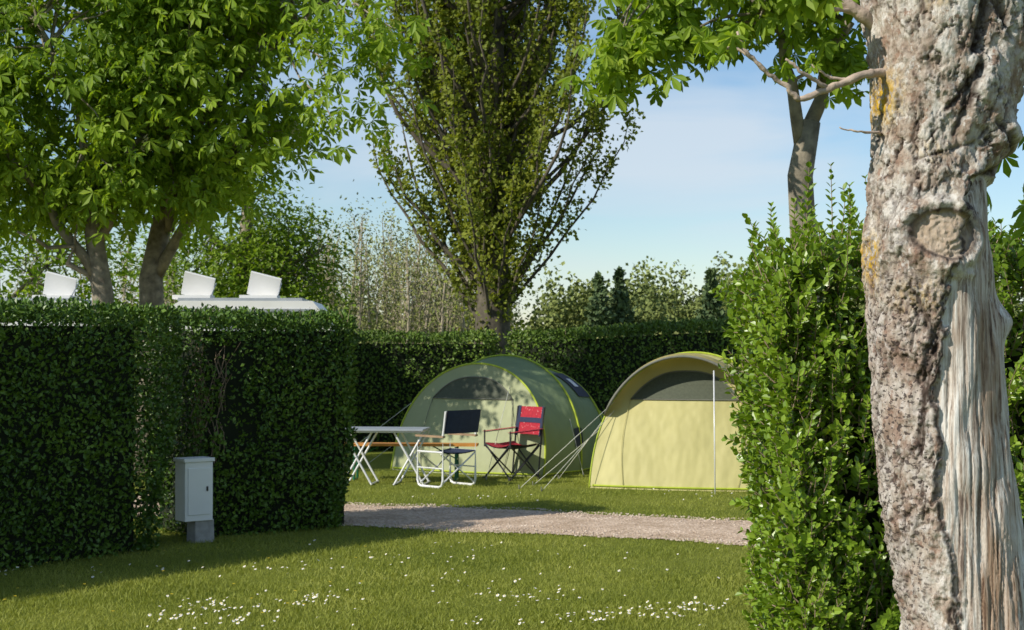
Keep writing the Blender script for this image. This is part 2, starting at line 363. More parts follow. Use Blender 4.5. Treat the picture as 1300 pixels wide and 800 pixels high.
chestnut('chestnut_tree',[(-4.78,19,0),(-4.82,19,1.2),(-4.84,19,2.2),(-4.95,19,2.9),(-4.9,19,3.6)],[.2,.14,.13,.11,.08],
 [((-4.86,19,2.3),(-6.2,18.6,4.2),.07),((-4.9,19,2.8),(-4.0,18.8,4.6),.06),((-4.9,19,3.0),(-5.2,19.6,6),.07),((-4.9,19,3.2),(-5.3,17.9,5.2),.06),((-4.86,19,2.2),(-5.7,18.5,2.9),.045)],
 [((-5.3,18.9,4.95),(1.75,1.7,2.1),1.0),((-6.6,19,4.0),(1.4,1.4,1.6),.45)],160,40,palm1,.18,M_chest2,blossoms=14,zmin=2.9,clr=.3)
chestnut('chestnut_tree',[(-4.42,19.8,0),(-4.42,19.8,1.5),(-4.45,19.8,2.4),(-4.3,19.8,3.2),(-4.1,19.8,4.2)],[.24,.16,.15,.12,.09],
 [((-4.4,19.8,2.4),(-3.3,19.2,3.9),.08),((-4.3,19.8,3.0),(-3.0,19.4,5.4),.08),((-4.2,19.8,3.4),(-4.6,20.4,6.5),.07),((-4.1,19.6,4),(-2.2,18.6,5.6),.06),((-4.2,19.7,3),(-4.0,18.6,4.5),.06)],
 [((-3.8,19.3,4.75),(1.25,1.5,1.6),1.0),((-3.5,19.2,6.2),(1.4,1.6,1.1),.6)],140,40,palm1,.18,M_chest2,blossoms=10,zmin=2.9,clr=.3,
 extra=[(-1.75,17.5,5.2),(-1.5,17.4,4.75),(-1.85,17.4,4.6),(-1.95,17.3,4.25),(-1.65,17.4,5.0),(-1.25,17.3,5.0),(-2.1,17.6,5.0),(-1.9,17.4,3.95)])
chestnut('chestnut_tree',[(2.5,13.2,0),(2.42,13.2,1.5),(2.4,13.2,2.4),(2.37,13.2,3.0),(2.45,13.2,3.45)],[.17,.12,.11,.105,.09],
 [((2.38,13.2,3.25),(2.05,13.0,4.4),.06),((2.42,13.2,3.35),(2.75,13.3,4.7),.065),((2.05,13,4.3),(1.2,12.8,4.9),.03),((2.7,13.3,4.5),(3.4,13.3,5.3),.04),((2.0,13,4.3),(1.9,13.2,6),.04)],
 [((2.35,13.1,5.0),(1.75,1.3,.95),1.0),((2.3,13,6),(1.5,1.5,.8),.4)],100,32,palm2,.155,M_chest2,clr=.2,blossoms=7,zmin=4.05,
 extra=[(.95,12.8,4.15),(.85,12.8,4.0),(1.15,12.9,4.2),(.8,12.7,3.85),(1.05,12.7,3.9),(.78,12.7,3.65),(1.3,12.8,4.1),(1.6,12.8,4.05),(2.9,13.2,4.0),(2.6,12.9,3.95),(2.75,13,3.8),(2.3,12.9,4.05)])
chestnut('beech_tree',[(-5.2,31,0),(-5.2,31,2),(-5.1,31,4.5)],[.25,.2,.1],
 [((-5.2,31,2),(-3.6,30.6,3.4),.07),((-5.2,31,3),(-6.7,31,4.4),.07),((-5.1,31,4),(-5,31,6),.06)],
 [((-5.3,31,3.5),(1.75,1.6,1.9),1.0),((-4.6,30.6,2.6),(1.2,1.2,1.4),.7)],190,85,leaf1,.13,M_beech,clr=.36,blossoms=0,zmin=1.0,leafdown=.2)
chestnut('lime_tree',[(-11,34,0),(-11,34,2),(-11,34,4.5)],[.25,.2,.1],
 [((-11,34,2),(-9.6,34,3.4),.07),((-11,34,3),(-12,34,4.4),.07)],
 [((-10.5,34,3.6),(2.6,2.,3.0),1.0)],130,60,leaf1,.19,M_chest2,clr=.5,blossoms=0,zmin=1.0,leafdown=.2)
def poplar():
    w=B();bx,by=-.35,28.
    w.tube([(bx,by,0),(bx,by,1.2),(bx+.02,by,2.4),(bx,by,5),(bx+.1,by,9),(bx+.05,by,13)],[.45,.34,.28,.2,.12,.03],12)
    zz=[1.5,2.1,3.05,4.8,6.2,7.6,9.5,11.5,13.5];ww=[.3,.65,1.4,2.3,2.45,2.45,2.1,1.4,.3]
    PO=[];D=[]
    for i in range(150):
        z0=rng.uniform(1.2,8.0);a=rng.uniform(0,6.283);L=rng.uniform(2.5,5.);q=[]
        fr=rng.uniform(.3,1.05)
        for tt in np.linspace(0,1,9):
            z=z0+L*tt
            W=np.interp(z,zz,ww)*fr*(1-math.exp(-tt*3.2))/(1-math.exp(-3.2))
            q.append([bx+math.cos(a)*W+rng.normal(0,.04),by+math.sin(a)*W*.9+rng.normal(0,.04),z])
        q=np.array(q);w.tube(q,np.linspace(.045,.007,9)*rng.uniform(.7,1.3),5,cap=False)
        dn=rng.uniform(.5,1.3)
        for j in range(int(40*dn)):
            u=rng.uniform(.06,1)**.8;idx=min(7,int(u*8));f=u*8-idx;c=q[idx]*(1-f)+q[idx+1]*f
            sd=np.array([rng.normal(0,.15),rng.normal(0,.15),rng.uniform(.2,.45)]);tip=c+sd
            if j%3==0: w.tube([c,tip],[.006,.003],3,cap=False)
            k=rng.integers(9,20);v=rng.normal(0,.055,(k,3));PO.append(c+sd*rng.uniform(.0,1.15,(k,1))+v);D.append(rng.normal(0,.5,(k,3))+[0,0,.25])
    for i in range(60):
        a=rng.uniform(0,6.28);z=rng.uniform(.8,2.6);c=np.array([bx+.35*math.cos(a),by+.35*math.sin(a),z]);v=rng.normal(0,.16,(8,3));PO.append(c+v);D.append(rng.normal(0,1,(8,3)))
    PO=np.vstack(PO);D=np.vstack(D);n=len(PO)
    V,F=scatter(leaf1[0]*[1.5,1,1],leaf1[1],PO,frames(D,rng.normal(0,1,(n,3))+[-.6,-.4,.4]),rng.uniform(.06,.105,n))
    group('poplar_tree',[w.obj('wood',[M_barkd],True),raw_mesh('crown',V,F,[M_pop])])
poplar()
def bare():
    w=B();PO=[]
    for i in range(130):
        x=rng.uniform(-13,.0) if i<85 else rng.uniform(-34,-10);y=rng.uniform(68,80);H=rng.uniform(4.2,7.0)*(1.03 if x<-4 else .95)
        w.tube([(x,y,0),(x+rng.normal(0,.15),y,H*.5),(x+rng.normal(0,.3),y,H)],[.07,.055,.012],4,cap=False)
        gr=rng.random()<.6
        for j in range(34):
            z=rng.uniform(.8,H*.93);a=rng.uniform(0,6.28);L=rng.uniform(.4,1.3);c=np.array([x,y,z]);t=c+[math.cos(a)*L*.4,math.sin(a)*L*.4,L]
            w.tube([c,t],[.015,.006],3,cap=False)
            PO.append(t+rng.normal(0,.27,(14 if gr else 4,3))*[1,1,1.6])
    PO=np.vstack(PO);n=len(PO);V,F=scatter(leaf1[0],leaf1[1],PO,frames(rng.normal(0,1,(n,3)),rng.normal(0,1,(n,3))),rng.uniform(.09,.2,n))
    m=simple('bare_wood',(.34,.29,.21),.9,.2,2)
    group('bare_tree_row',[w.obj('trunks',[m]),raw_mesh('buds',V,F,[M_fary])])
bare()
def farmass(name,specs,mat,size,per=900,conic=False):
    PO=[]
    for (x,y,rx,h) in specs:
        n=per
        if conic:
            z=rng.random(n)**1.3*h;r=(1-z/h)*rx*rng.uniform(.3,1.1,n)*(1+.25*np.sin(z*7));a=rng.uniform(0,6.28,n)
            PO.append(np.stack([x+r*np.cos(a),y+r*np.sin(a),z],-1))
        else:
            k=34;c=nrm(rng.normal(0,1,(k,3)))*rng.uniform(.4,1,(k,1))*[rx,rx,h*.5]+[x,y,h*.5]
            g_=np.clip(rng.normal(0,1,(k,n//k,3)),-1.9,1.9)
            PO.append((c[:,None]+g_*[rx*.2,rx*.2,h*.08]).reshape(-1,3))
    PO=np.vstack(PO);PO=PO[PO[:,2]>0];n=len(PO);V,F=scatter(leaf1[0]*[1.5,1,1],leaf1[1],PO,frames(rng.normal(0,1,(n,3)),rng.normal(0,1,(n,3))),rng.uniform(.6,1.3,n)*size)
    return raw_mesh(name,V,F,[mat])
farmass('distant_trees',[(rng.uniform(1.5,26),rng.uniform(76,92),rng.uniform(1.2,2.4),rng.uniform(3.6,5.6)) for i in range(52)]+[(rng.uniform(-45,-2),rng.uniform(82,95),2.5,rng.uniform(3.5,5)) for i in range(26)],M_far,.24,2200)
farmass('distant_conifers',[(x,y,1.4,h) for x,y,h in [(4.0,74,4.6),(5.0,75,4.9),(9.3,75,4.9),(10.8,74,4.6),(14,75,4.8)]],M_farc,.26,1900,True)
farmass('distant_bushes',[(rng.uniform(-10,22),rng.uniform(48,58),rng.uniform(.8,1.6),rng.uniform(1.4,2.3)) for i in range(38)],M_farb,.17,1200)
farmass('distant_woodland',[(rng.uniform(-140,140),rng.uniform(150,190),rng.uniform(4,8),rng.uniform(4,6)) for i in range(80)],M_far,.7,500)
# ------------------------------------------------------------------ foreground old tree
def oldtree():
    Y0=5.0;k=Y0/2040.
    py=np.array([-160,-100,0,60,100,170,230,300,350,400,500,600,700,800,1000,1110])
    le=np.array([1084,1090,1099,1106,1110,1110,1108,1102,1100,1103,1111,1116,1130,1148,1150,1120])
    ri=np.array([1350,1338,1315,1310,1302,1278,1256,1256,1264,1272,1279,1290,1303,1324,1372,1410])
    zz=1.65+(432-py)*k
    o=np.argsort(zz);zz=zz[o];cx=((le+ri)/2-650)[o]*k;rr=((ri-le)/2)[o]*k*.985
    nt_,nz=440,860
    th=np.linspace(0,2*np.pi,nt_,endpoint=False);z=np.linspace(-.02,3.0,nz)
    cxz=np.interp(z,zz,cx);rz=np.interp(z,zz,rr)
    ker=np.ones(25)/25;cxz=np.convolve(np.pad(cxz,12,'edge'),ker,'valid');rz=np.convolve(np.pad(rz,12,'edge'),ker,'valid')
    TH,Z=np.meshgrid(th,z);CX=cxz[:,None];RZ=rz[:,None]
    u=np.cos(TH);v=np.sin(TH)
    PX=650+(CX+RZ*u)/k;PY=432-(Z-1.65)/k
    front=v<.25
    ns=np.zeros_like(TH);nb=np.zeros_like(TH);nw=np.zeros_like(TH);vo=np.full_like(TH,.5);vm=np.zeros_like(TH)
    P=np.stack([CX+RZ*u,RZ*v,Z],-1)
    for i in range(nz):
        for j in range(nt_):
            x,y,zq=P[i,j]
            if y>.1: continue
            s0=mnoise.noise(Vector((x*8,y*8,zq*6)));ns[i,j]=s0
            b0=mnoise.fractal(Vector((x*34,y*34,zq*20)),.8,2.1,4);nb[i,j]=b0
            nw[i,j]=mnoise.fractal(Vector((x*60,y*60,zq*2.6+5)),.8,2.2,4)
            dd,_=mnoise.voronoi(Vector((x*17+b0*.35,y*17+s0*.3,zq*8.5+b0*.35)))
            vo[i,j]=dd[1]-dd[0]
            vm[i,j]=mnoise.noise(Vector((x*5+9,y*5,zq*3.5+2)))
    jit=14*ns+10*nb
    wl=np.interp(PY,[215,235,300,400,500,600,700,800,1110],[1232,1212,1200,1166,1160,1168,1184,1194,1200])
    wr=np.interp(PY,[215,240,300,400,500,600,700,800,1110],[1236,1262,1275,1290,1300,1310,1330,1350,1420])
    w=np.clip((PX-wl+jit)/5,0,1)*np.clip((wr-PX)/8,0,1)*front*np.clip((PY-212)/14,0,1)
    crack=np.clip((.08-vo)/.08,0,1)*np.clip(vm*4+.55,0,1)
    # peeling plates: stepped relief where the slow noise is high
    peel=np.clip((vm+.35*nb)*14,0,1)
    hb=.006*ns+.003*nb-.007*crack+.003*np.clip(vo*2,0,1)+.0015*np.round(nb*2.5)+.0055*peel
    ed=np.exp(-((PX-wl+jit+7)/9)**2)*front*np.clip((PY-212)/14,0,1)
    edl=np.exp(-((PX-wl+jit)/3.5)**2)*front*np.clip((PY-212)/14,0,1)
    hw=-.014+.006*nw-.006*np.abs(nw)+.006*np.sin((PX-1180)*.085+ns*3)
    hgt=hb*(1-w)+hw*w+ed*.010-edl*.006
    def bump(cx_,cy_,sx,sy,a): return a*np.exp(-((PX-cx_)/sx)**2-((PY-cy_)/sy)**2)*front
    hgt+=bump(1266,186,26,28,.045)+bump(1272,408,12,20,.035)+bump(1180,300,62,60,.03)+bump(1232,50,30,50,-.03)+bump(1150,60,45,80,.010)+bump(1175,225,40,22,.014)+bump(1240,130,25,40,.012)
    fold=0
    for (x0,y0,x1,y1,a,s) in [(1195,255,1255,170,.014,9),(1215,250,1265,205,-.016,5),(1190,180,1222,90,-.014,4),(1205,170,1240,85,.012,9),(1145,250,1120,330,.01,8),(1232,0,1215,75,-.035,6),(1238,5,1262,60,-.02,4),(1240,165,1262,200,-.014,3),(1150,345,1215,352,.010,6),(1135,350,1166,430,-.012,3),(1166,430,1150,480,-.012,3),(1160,440,1150,560,-.008,3),(1150,0,1160,100,-.006,2.5),(1225,95,1180,150,-.010,3),(1150,210,1215,190,-.01,3)]:
        dx,dy=x1-x0,y1-y0;LL=dx*dx+dy*dy;t=np.clip(((PX-x0)*dx+(PY-y0)*dy)/LL,0,1)
        dist=np.hypot(PX-x0-t*dx,PY-y0-t*dy)+ns*5+nb*2;gk=np.exp(-(dist/s)**2)*front;hgt+=a*gk
        if a<0: fold=np.maximum(fold,gk)
    rr_=np.hypot((PX-1180)/1.12,(PY-302)/.95)+ns*6+nb*2;ring=np.exp(-((rr_-40)/9)**2)*front
    inner=np.clip((31-rr_)/3,0,1)*front;irim=np.exp(-((rr_-31)/2.5)**2)*front
    hgt+=ring*.020-inner*.014+inner*.0018*np.sin(rr_*.9)
    w=np.clip(w*(1-np.clip((58-rr_)/8,0,1)),0,1)
    RR=RZ+hgt
    V=np.stack([CX+RR*u,Y0+RR*v,Z],-1).reshape(-1,3)
    i=np.arange(nz-1)[:,None]*nt_;j=np.arange(nt_)[None];j2=(j+1)%nt_
    F=np.stack([i+j,i+j2,i+nt_+j2,i+nt_+j],-1).reshape(-1,4)
    lich=bump(1118,130,12,28,1.3)+bump(1106,330,6,28,1.2)+bump(1150,380,25,20,.45)+bump(1165,200,15,15,.4)+bump(1170,10,20,20,.4)
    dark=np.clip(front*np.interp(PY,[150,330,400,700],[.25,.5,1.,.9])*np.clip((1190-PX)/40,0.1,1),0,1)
    crk=np.clip(np.maximum(np.maximum(crack*.9,fold*.85),np.maximum(edl*.9,irim*.8))*(1-w*.8),0,1)
    pe=np.exp(-(((vm+.35*nb)-.02)*14)**2)*front*(1-w);crk=np.clip(crk+pe*.45,0,1)
    m,nt,N,L,b,o_=newmat('old_bark')
    def at(n_): a=N.new('ShaderNodeAttribute');a.attribute_name=n_;return a.outputs['Fac']
    n1=tex(N,L,'noise',11,detail=7,vscale=(1,1,.7),rough=.62);n2=tex(N,L,'noise',70,detail=5,vscale=(1,1,.5),rough=.7);v1=tex(N,L,'noise',55,detail=2,vscale=(1,1,1.5))
    n4=tex(N,L,'noise',26,detail=5,vscale=(1,1,.8),rough=.7)
    r=ramp(N,[(.36,(.30,.22,.165)),(.45,(.43,.36,.295)),(.52,(.51,.465,.40)),(.6,(.63,.60,.55))]);L.new(n1.outputs[0],r.inputs[0])
    r2=ramp(N,[(.33,(.55,.50,.46)),(.48,(.96,.95,.94)),(.65,(1.15,1.15,1.15))]);L.new(n2.outputs[0],r2.inputs[0]);c=mix(N,L,r.outputs[0],r2.outputs[0],1.,'MULTIPLY')
    r4=ramp(N,[(.54,(0,0,0)),(.6,(.8,.8,.8))]);L.new(n4.outputs[0],r4.inputs[0]);c=mix(N,L,c,(.66,.63,.58),r4.outputs[0])
    r5=ramp(N,[(.37,(.8,.8,.8)),(.42,(0,0,0))]);L.new(n4.outputs[0],r5.inputs[0]);c=mix(N,L,c,(.28,.17,.115),r5.outputs[0])
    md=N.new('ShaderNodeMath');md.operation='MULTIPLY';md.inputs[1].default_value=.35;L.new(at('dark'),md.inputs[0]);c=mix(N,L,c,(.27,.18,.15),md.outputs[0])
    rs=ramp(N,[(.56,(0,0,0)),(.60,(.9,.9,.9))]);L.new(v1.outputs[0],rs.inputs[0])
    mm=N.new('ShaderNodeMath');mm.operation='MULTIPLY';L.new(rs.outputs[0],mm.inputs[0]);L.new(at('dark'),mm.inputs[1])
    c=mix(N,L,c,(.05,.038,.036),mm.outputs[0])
    ml=N.new('ShaderNodeMath');ml.operation='MULTIPLY';ml.use_clamp=True;L.new(at('lichen'),ml.inputs[0]);rl=ramp(N,[(.46,(0,0,0)),(.52,(1,1,1))]);L.new(n2.outputs[0],rl.inputs[0]);L.new(rl.outputs[0],ml.inputs[1])
    c=mix(N,L,c,(.52,.32,.03),ml.outputs[0])
    g1=tex(N,L,'noise',70,detail=5,vscale=(1,1,.035),rough=.72);g2=tex(N,L,'noise',9,detail=4,vscale=(1,1,.18))
    rw=ramp(N,[(.36,(.16,.12,.10)),(.43,(.42,.35,.29)),(.50,(.60,.55,.49)),(.6,(.76,.74,.70))]);L.new(g1.outputs[0],rw.inputs[0])
    rg=ramp(N,[(.36,(.62,.48,.38)),(.46,(.92,.89,.86)),(.6,(1.06,1.06,1.06))]);L.new(g2.outputs[0],rg.inputs[0]);cw=mix(N,L,rw.outputs[0],rg.outputs[0],1.,'MULTIPLY')
    c=mix(N,L,c,cw,at('wound'));c=mix(N,L,c,(.42,.33,.24),at('inner'))
    c=mix(N,L,c,(.06,.042,.034),at('crk'))
    L.new(c,b.inputs['Base Color']);b.inputs['Roughness'].default_value=.9;b.inputs['Specular IOR Level'].default_value=.15
    hm=mix(N,L,n2.outputs[0],g1.outputs[0],at('wound'))
    bp=N.new('ShaderNodeBump');bp.inputs['Strength'].default_value=.9;bp.inputs['Distance'].default_value=.01;L.new(hm,bp.inputs['Height']);L.new(bp.outputs[0],b.inputs['Normal'])
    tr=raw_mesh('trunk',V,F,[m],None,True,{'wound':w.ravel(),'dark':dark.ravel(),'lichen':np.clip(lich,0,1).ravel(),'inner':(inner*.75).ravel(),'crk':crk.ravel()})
    W=lambda px,py,dy=0:((px-650)*k,Y0+dy,1.65+(432-py)*k)
    bb=B()
    bb.tube([(1.28,5,2.85),(1.22,5,3.2),(1.1,5,3.8),(1.0,5.1,4.8)],[.17,.14,.1,.05],16)
    bb.tube([(1.5,5,2.8),(1.62,5,3.2),(1.85,5.1,4),(1.9,5.3,5)],[.19,.16,.12,.05],16)
    def br(pts,r): 
        P=np.array(pts);t=np.linspace(0,len(P)-1,len(P)*5);Q=np.stack([np.interp(t,range(len(P)),P[:,i]) for i in range(3)],-1)
        Q[1:-1]=(Q[:-2]+Q[1:-1]*2+Q[2:])/4;Q+=rng.normal(0,.0018,Q.shape);bb.tube(Q,np.interp(t,[0,len(P)-1],r)*(1+.12*np.sin(t*9)),9)
    br([W(1150,45),W(1108,32,-.03),W(1080,15,-.05),W(1050,-2,-.06),W(1000,-30,-.1),W(930,-60,-.1)],[.026,.014])
    br([W(1150,100),W(1110,98,-.1),W(1082,104,-.14),W(1040,122,-.15),W(1003,136,-.16)],[.016,.009])
    br([W(1003,136,-.16),W(985,118,-.17),W(962,103,-.18),W(935,80,-.2),W(925,55,-.2)],[.009,.004])
    br([W(1040,122,-.15),W(1005,105,-.2),W(985,88,-.2)],[.007,.004])
    br([W(962,103,-.18),W(930,72,-.16),W(905,72,-.15),W(888,66,-.15)],[.006,.003])
    br([W(1070,112,-.14),W(1040,105,-.14),W(1020,92,-.15)],[.006,.003])
    br([W(1125,172),W(1105,174,-.1),W(1080,173,-.12),W(1055,168,-.12)],[.006,.002])
    br([W(1080,15,-.05),W(1050,20,-.1),W(1030,5,-.12),W(1010,-10,-.12)],[.007,.004])
    PO=[];D=[];SZ=[]
    for (px,py_,n_,s) in [(925,50,6,.07),(888,62,5,.07),(985,85,4,.06),(1020,90,4,.05),(900,85,3,.05),(1030,5,5,.09),(1005,-10,8,.11),(940,-40,12,.13),(880,-10,6,.11)]:
        for i_ in range(n_):
            PO.append(np.array(W(px+rng.normal(0,7),py_+rng.normal(0,7),-.15+rng.normal(0,.03))));D.append([rng.normal(-.3,.5),rng.normal(0,.5),rng.normal(-.5,.5)]);SZ.append(s*rng.uniform(.6,1.1))
    for i_ in range(26):
        PO.append(np.array([rng.uniform(1.66,1.95),5.3+rng.normal(0,.2),rng.uniform(1.95,2.5)]));D.append([rng.normal(0,.5),rng.normal(0,.5),-.5]);SZ.append(.08)
    for i_ in range(400):
        a=nrm(rng.normal(0,1,3))*rng.uniform(.4,1);PO.append(np.array([1.7,5.6,5.0])+a*[1.5,1.4,1.1]);D.append([*rng.normal(0,.6,2),-.6]);SZ.append(.15)
    PO=np.array(PO);n_=len(PO);V,F=scatter(palm2[0],palm2[1],PO,frames(np.array(D),np.tile([0,0,1.],(n_,1))+rng.normal(0,.3,(n_,3))),np.array(SZ))
    bm=simple('branch_bark',(.42,.33,.26),.85,.35,25,bump=.5)
    group('old_chestnut_tree',[tr,bb.obj('branches',[bm],True),raw_mesh('leaves',V,F,[M_chest2])])
oldtree()
# ------------------------------------------------------------------ tents
def fabric(name,c,trans=.25,var=.06):
    m,nt,N,L,b,o=newmat(name)
    n=tex(N,L,'noise',3,detail=3);n2=tex(N,L,'noise',1.8,detail=3,vscale=(1,1,.45))
    r=ramp(N,[(.3,tuple(x*(1-var) for x in c)),(.7,tuple(x*(1+var) for x in c))]);L.new(n.outputs[0],r.inputs[0]);L.new(r.outputs[0],b.inputs['Base Color'])
    b.inputs['Roughness'].default_value=.55;b.inputs['Specular IOR Level'].default_value=.3
    bp=N.new('ShaderNodeBump');bp.inputs['Strength'].default_value=.6;bp.inputs['Distance'].default_value=.14;L.new(n2.outputs[0],bp.inputs['Height']);L.new(bp.outputs[0],b.inputs['Normal'])
    t=N.new('ShaderNodeBsdfTranslucent');L.new(r.outputs[0],t.inputs[0]);ms=N.new('ShaderNodeMixShader');ms.inputs[0].default_value=trans
    L.new(b.outputs[0],ms.inputs[1]);L.new(t.outputs[0],ms.inputs[2]);L.new(ms.outputs[0],o.inputs[0]);return m
F_sage=fabric('sage_fabric',(.43,.46,.25));F_green=fabric('green_fabric',(.27,.35,.18));F_lime=fabric('lime_trim',(.5,.6,.06));F_yel=fabric('yellow_green_fabric',(.57,.52,.22),.2)
F_or=fabric('hood_fabric',(.49,.42,.15),.3);F_mesh=simple('dark_mesh',(.07,.08,.05),.7,.2,40);F_blk=simple('dark_trim',(.02,.025,.04),.6);F_gry=simple('grey_trim',(.16,.16,.13),.7)
F_wh=simple('white_print',(.7,.7,.7),.6)
def tent(name,pos,rot,secs,bulge,front_m,side_m,win,hood=None,ribs=(0,),patch=False,guys=[]):
    b=B();T=np.linspace(0,math.pi,41)
    def arc(s,grow=0,T=T):
        d,w,h,ln=s;x=-(w+grow)*np.cos(T);zz=(h+grow)*np.abs(np.sin(T))**.82
        return np.stack([x,d+ln*zz/h,zz],-1)
    G=[]
    for i in range(len(secs)-1):
        for t in np.linspace(0,1,9)[:(9 if i==len(secs)-2 else 8)]:
            s=[secs[i][q]*(1-t)+secs[i+1][q]*t for q in range(4)];sc=-.045*math.sin(math.pi*t);G.append(arc(s,sc))
    G=np.array(G);nseg=8
    b.grid(G,side_m)
    s=secs[-1];A=arc(s);C=np.array([A*[f,1,f]+[0,(1-f*f)*.25,0] for f in np.linspace(1,0.02,8)]);b.grid(C,side_m)
    d,w,h,ln=secs[0]
    def surf(x,z):
        rho2=np.clip((x/w)**2+(z/h)**2.2,0,1);return d+ln*z/h-bulge*(1-rho2)
    Q=[]
    for f in np.linspace(1,0,22):
        a=arc(secs[0])*[f,1,f];a[:,1]=[surf(p_[0],p_[2]) for p_ in a];Q.append(a)
    b.grid(np.array(Q),front_m)
    z0,z1,hw=win;nx=25
    zt=lambda x:z0+(z1-z0)*max(0,1-(abs(x)/hw)**2.6)
    b.grid([[[x,surf(x,z0+(zt(x)-z0)*f)-.012,z0+(zt(x)-z0)*f] for x in np.linspace(-hw,hw,nx)] for f in np.linspace(0,1,7)],4)
    b.tube([[x,surf(x,zt(x))-.016,zt(x)] for x in np.linspace(-hw,hw,nx)],.008,5,7);b.tube([[x,surf(x,z0)-.016,z0] for x in np.linspace(-hw,hw,nx)],.006,5,7)
    for sg in (-1,1):
        b.tube([[sg*hw*(1+.1*math.sin(t*3)),surf(sg*hw,z0*(1-t))-.008,z0*(1-t)+.01] for t in np.linspace(0,1,10)],.004,4,7 if not hood else side_m)
    b.tube([[x,surf(x,.03)-.01,.03] for x in np.linspace(-w*.97,w*.97,20)],.012,5,2)
    for r_ in ribs: b.tube(arc(secs[r_],.008),.013,6,2)
    if hood:
        fw,hh,t0,t1=hood;T2=np.linspace(t0,t1,31)
        A0=arc(secs[0],.012,T2);A1=arc((d-fw,w*.97,h*hh,ln),.0,T2)
        e=np.sin(np.clip((T2-t0)/(t1-t0),0,1)*math.pi)**.45
        rows=[A0+(A1-A0)*(f*e)[:,None]+[0,0,.03*math.sin(f*3.14)] for f in np.linspace(0,1,7)]
        b.grid(rows,3);b.grid([r_-[0,-.0,.012] for r_ in rows[1:]],3);b.tube(rows[-1],.016,6,6);b.tube(A0,.012,6,6)
        b.tube(arc(secs[0],.008),.010,6,2)
    if patch:
        K=G[nseg*2-3:nseg*2+1,25:32]+np.array([.012,0,.012]);b.grid(K,5)
        K=G[nseg*2-2:nseg*2,27:30]+np.array([.016,0,.018]);b.grid(K,8)
        K=G[nseg*1-1:nseg*1+2,36:39]+np.array([.014,0,.006]);b.grid(K,5)
    for sd in (0,-1): b.tube(G[:,sd]+[0,0,.02],.012,5,2)
    for (a_,c_) in guys:
        b.tube([a_,c_],.0035,4,9);b.tube([np.array(c_)+[0,0,.05],np.array(c_)-[0,0,.02]],.006,5,6)
    o=b.obj('shell',[F_sage,F_green,F_lime,F_or,F_mesh,F_blk,F_gry,F_gry,F_wh,M_rope,F_yel],True)
    e=group(name,[o]);e.location=pos;e.rotation_euler[2]=rot;return e
tent('dome_tent',(-.58,19.95,0),R(-30),[(0,1.10,1.35,.32),(.85,1.17,1.45,.12),(1.75,1.10,1.28,0),(2.6,.84,.86,-.05)],.14,0,1,(.92,1.19,.58),ribs=(0,1,2,3),patch=True,
 guys=[((-.9,.15,.85),(-1.8,-.5,0)),((.95,.9,.8),(1.5,.3,0)),((.5,.25,1.1),(.75,-.75,0)),((-1.0,.9,.7),(-1.9,.6,0))])
tent('dome_tent',(1.86,17.75,0),R(-14),[(.0,1.02,1.47,.62),(1.1,1.1,1.5,.05),(2.3,.85,1.0,0)],.1,10,10,(.98,1.3,.62),hood=(.42,1.0,R(28),R(152)),ribs=(1,2),
 guys=[((-.8,.3,.85),(-1.45,-.55,0)),((-.8,.3,.95),(-1.75,-.35,0)),((-.95,.8,.7),(-1.7,.1,0)),((-1.0,1.1,.8),(-1.6,1.0,0))])
b=B();b.tube([(2.17,17.2,0),(2.19,17.45,1.32)],.007,8);b.obj('tent_pole',[M_alu],True)
# ------------------------------------------------------------------ furniture
def place(o,loc,rz): o.location=loc;o.rotation_euler[2]=rz;return o
def director():
    b=B();w,d=.50,.42
    for x in (-w/2,w/2):
        P=[(x,-d/2,.56),(x,-d/2,.08),(x,-d/2+.02,.03),(x,-d/2+.06,.012),(x,d/2-.06,.012),(x,d/2-.02,.03),(x,d/2,.08),(x,d/2,.56)]
        b.tube(P,.014,8,0);b.tube([(x,d/2,.56),(x,d/2+.05,.86)],.014,8,0)
        b.box((x,0,.575),(.04,.46,.022),1);b.tube([(x,-d/2,.4),(x,d/2,.4)],.011,8,0);b.tube([(x,-d/2,.22),(x,d/2,.22)],.008,6,0)
    for y in (-d/2+.03,d/2-.03):
        b.tube([(-w/2,y,.05),(w/2,y,.38)],.009,6,0);b.tube([(w/2,y+.02,.05),(-w/2,y+.02,.38)],.009,6,0)
    G=np.array([[(x,y,.41-.025*(1-(2*x/w)**2)) for x in np.linspace(-w/2,w/2,7)] for y in np.linspace(-d/2,d/2,5)]);b.grid(G,2);b.grid(G-[0,0,.012],2)
    G=np.array([[(x,d/2+.02+.05*(z-.6)/.25+.025*(1-(2*x/w)**2),z) for x in np.linspace(-w/2,w/2,7)] for z in (.61,.67,.73,.8,.87)]);b.grid(G,2);b.grid(G+[0,.02,0],2)
    return b.obj('director_chair',[M_alu,M_arm,M_navy],False)
place(director(),(-.74,18.2,0),R(-135))
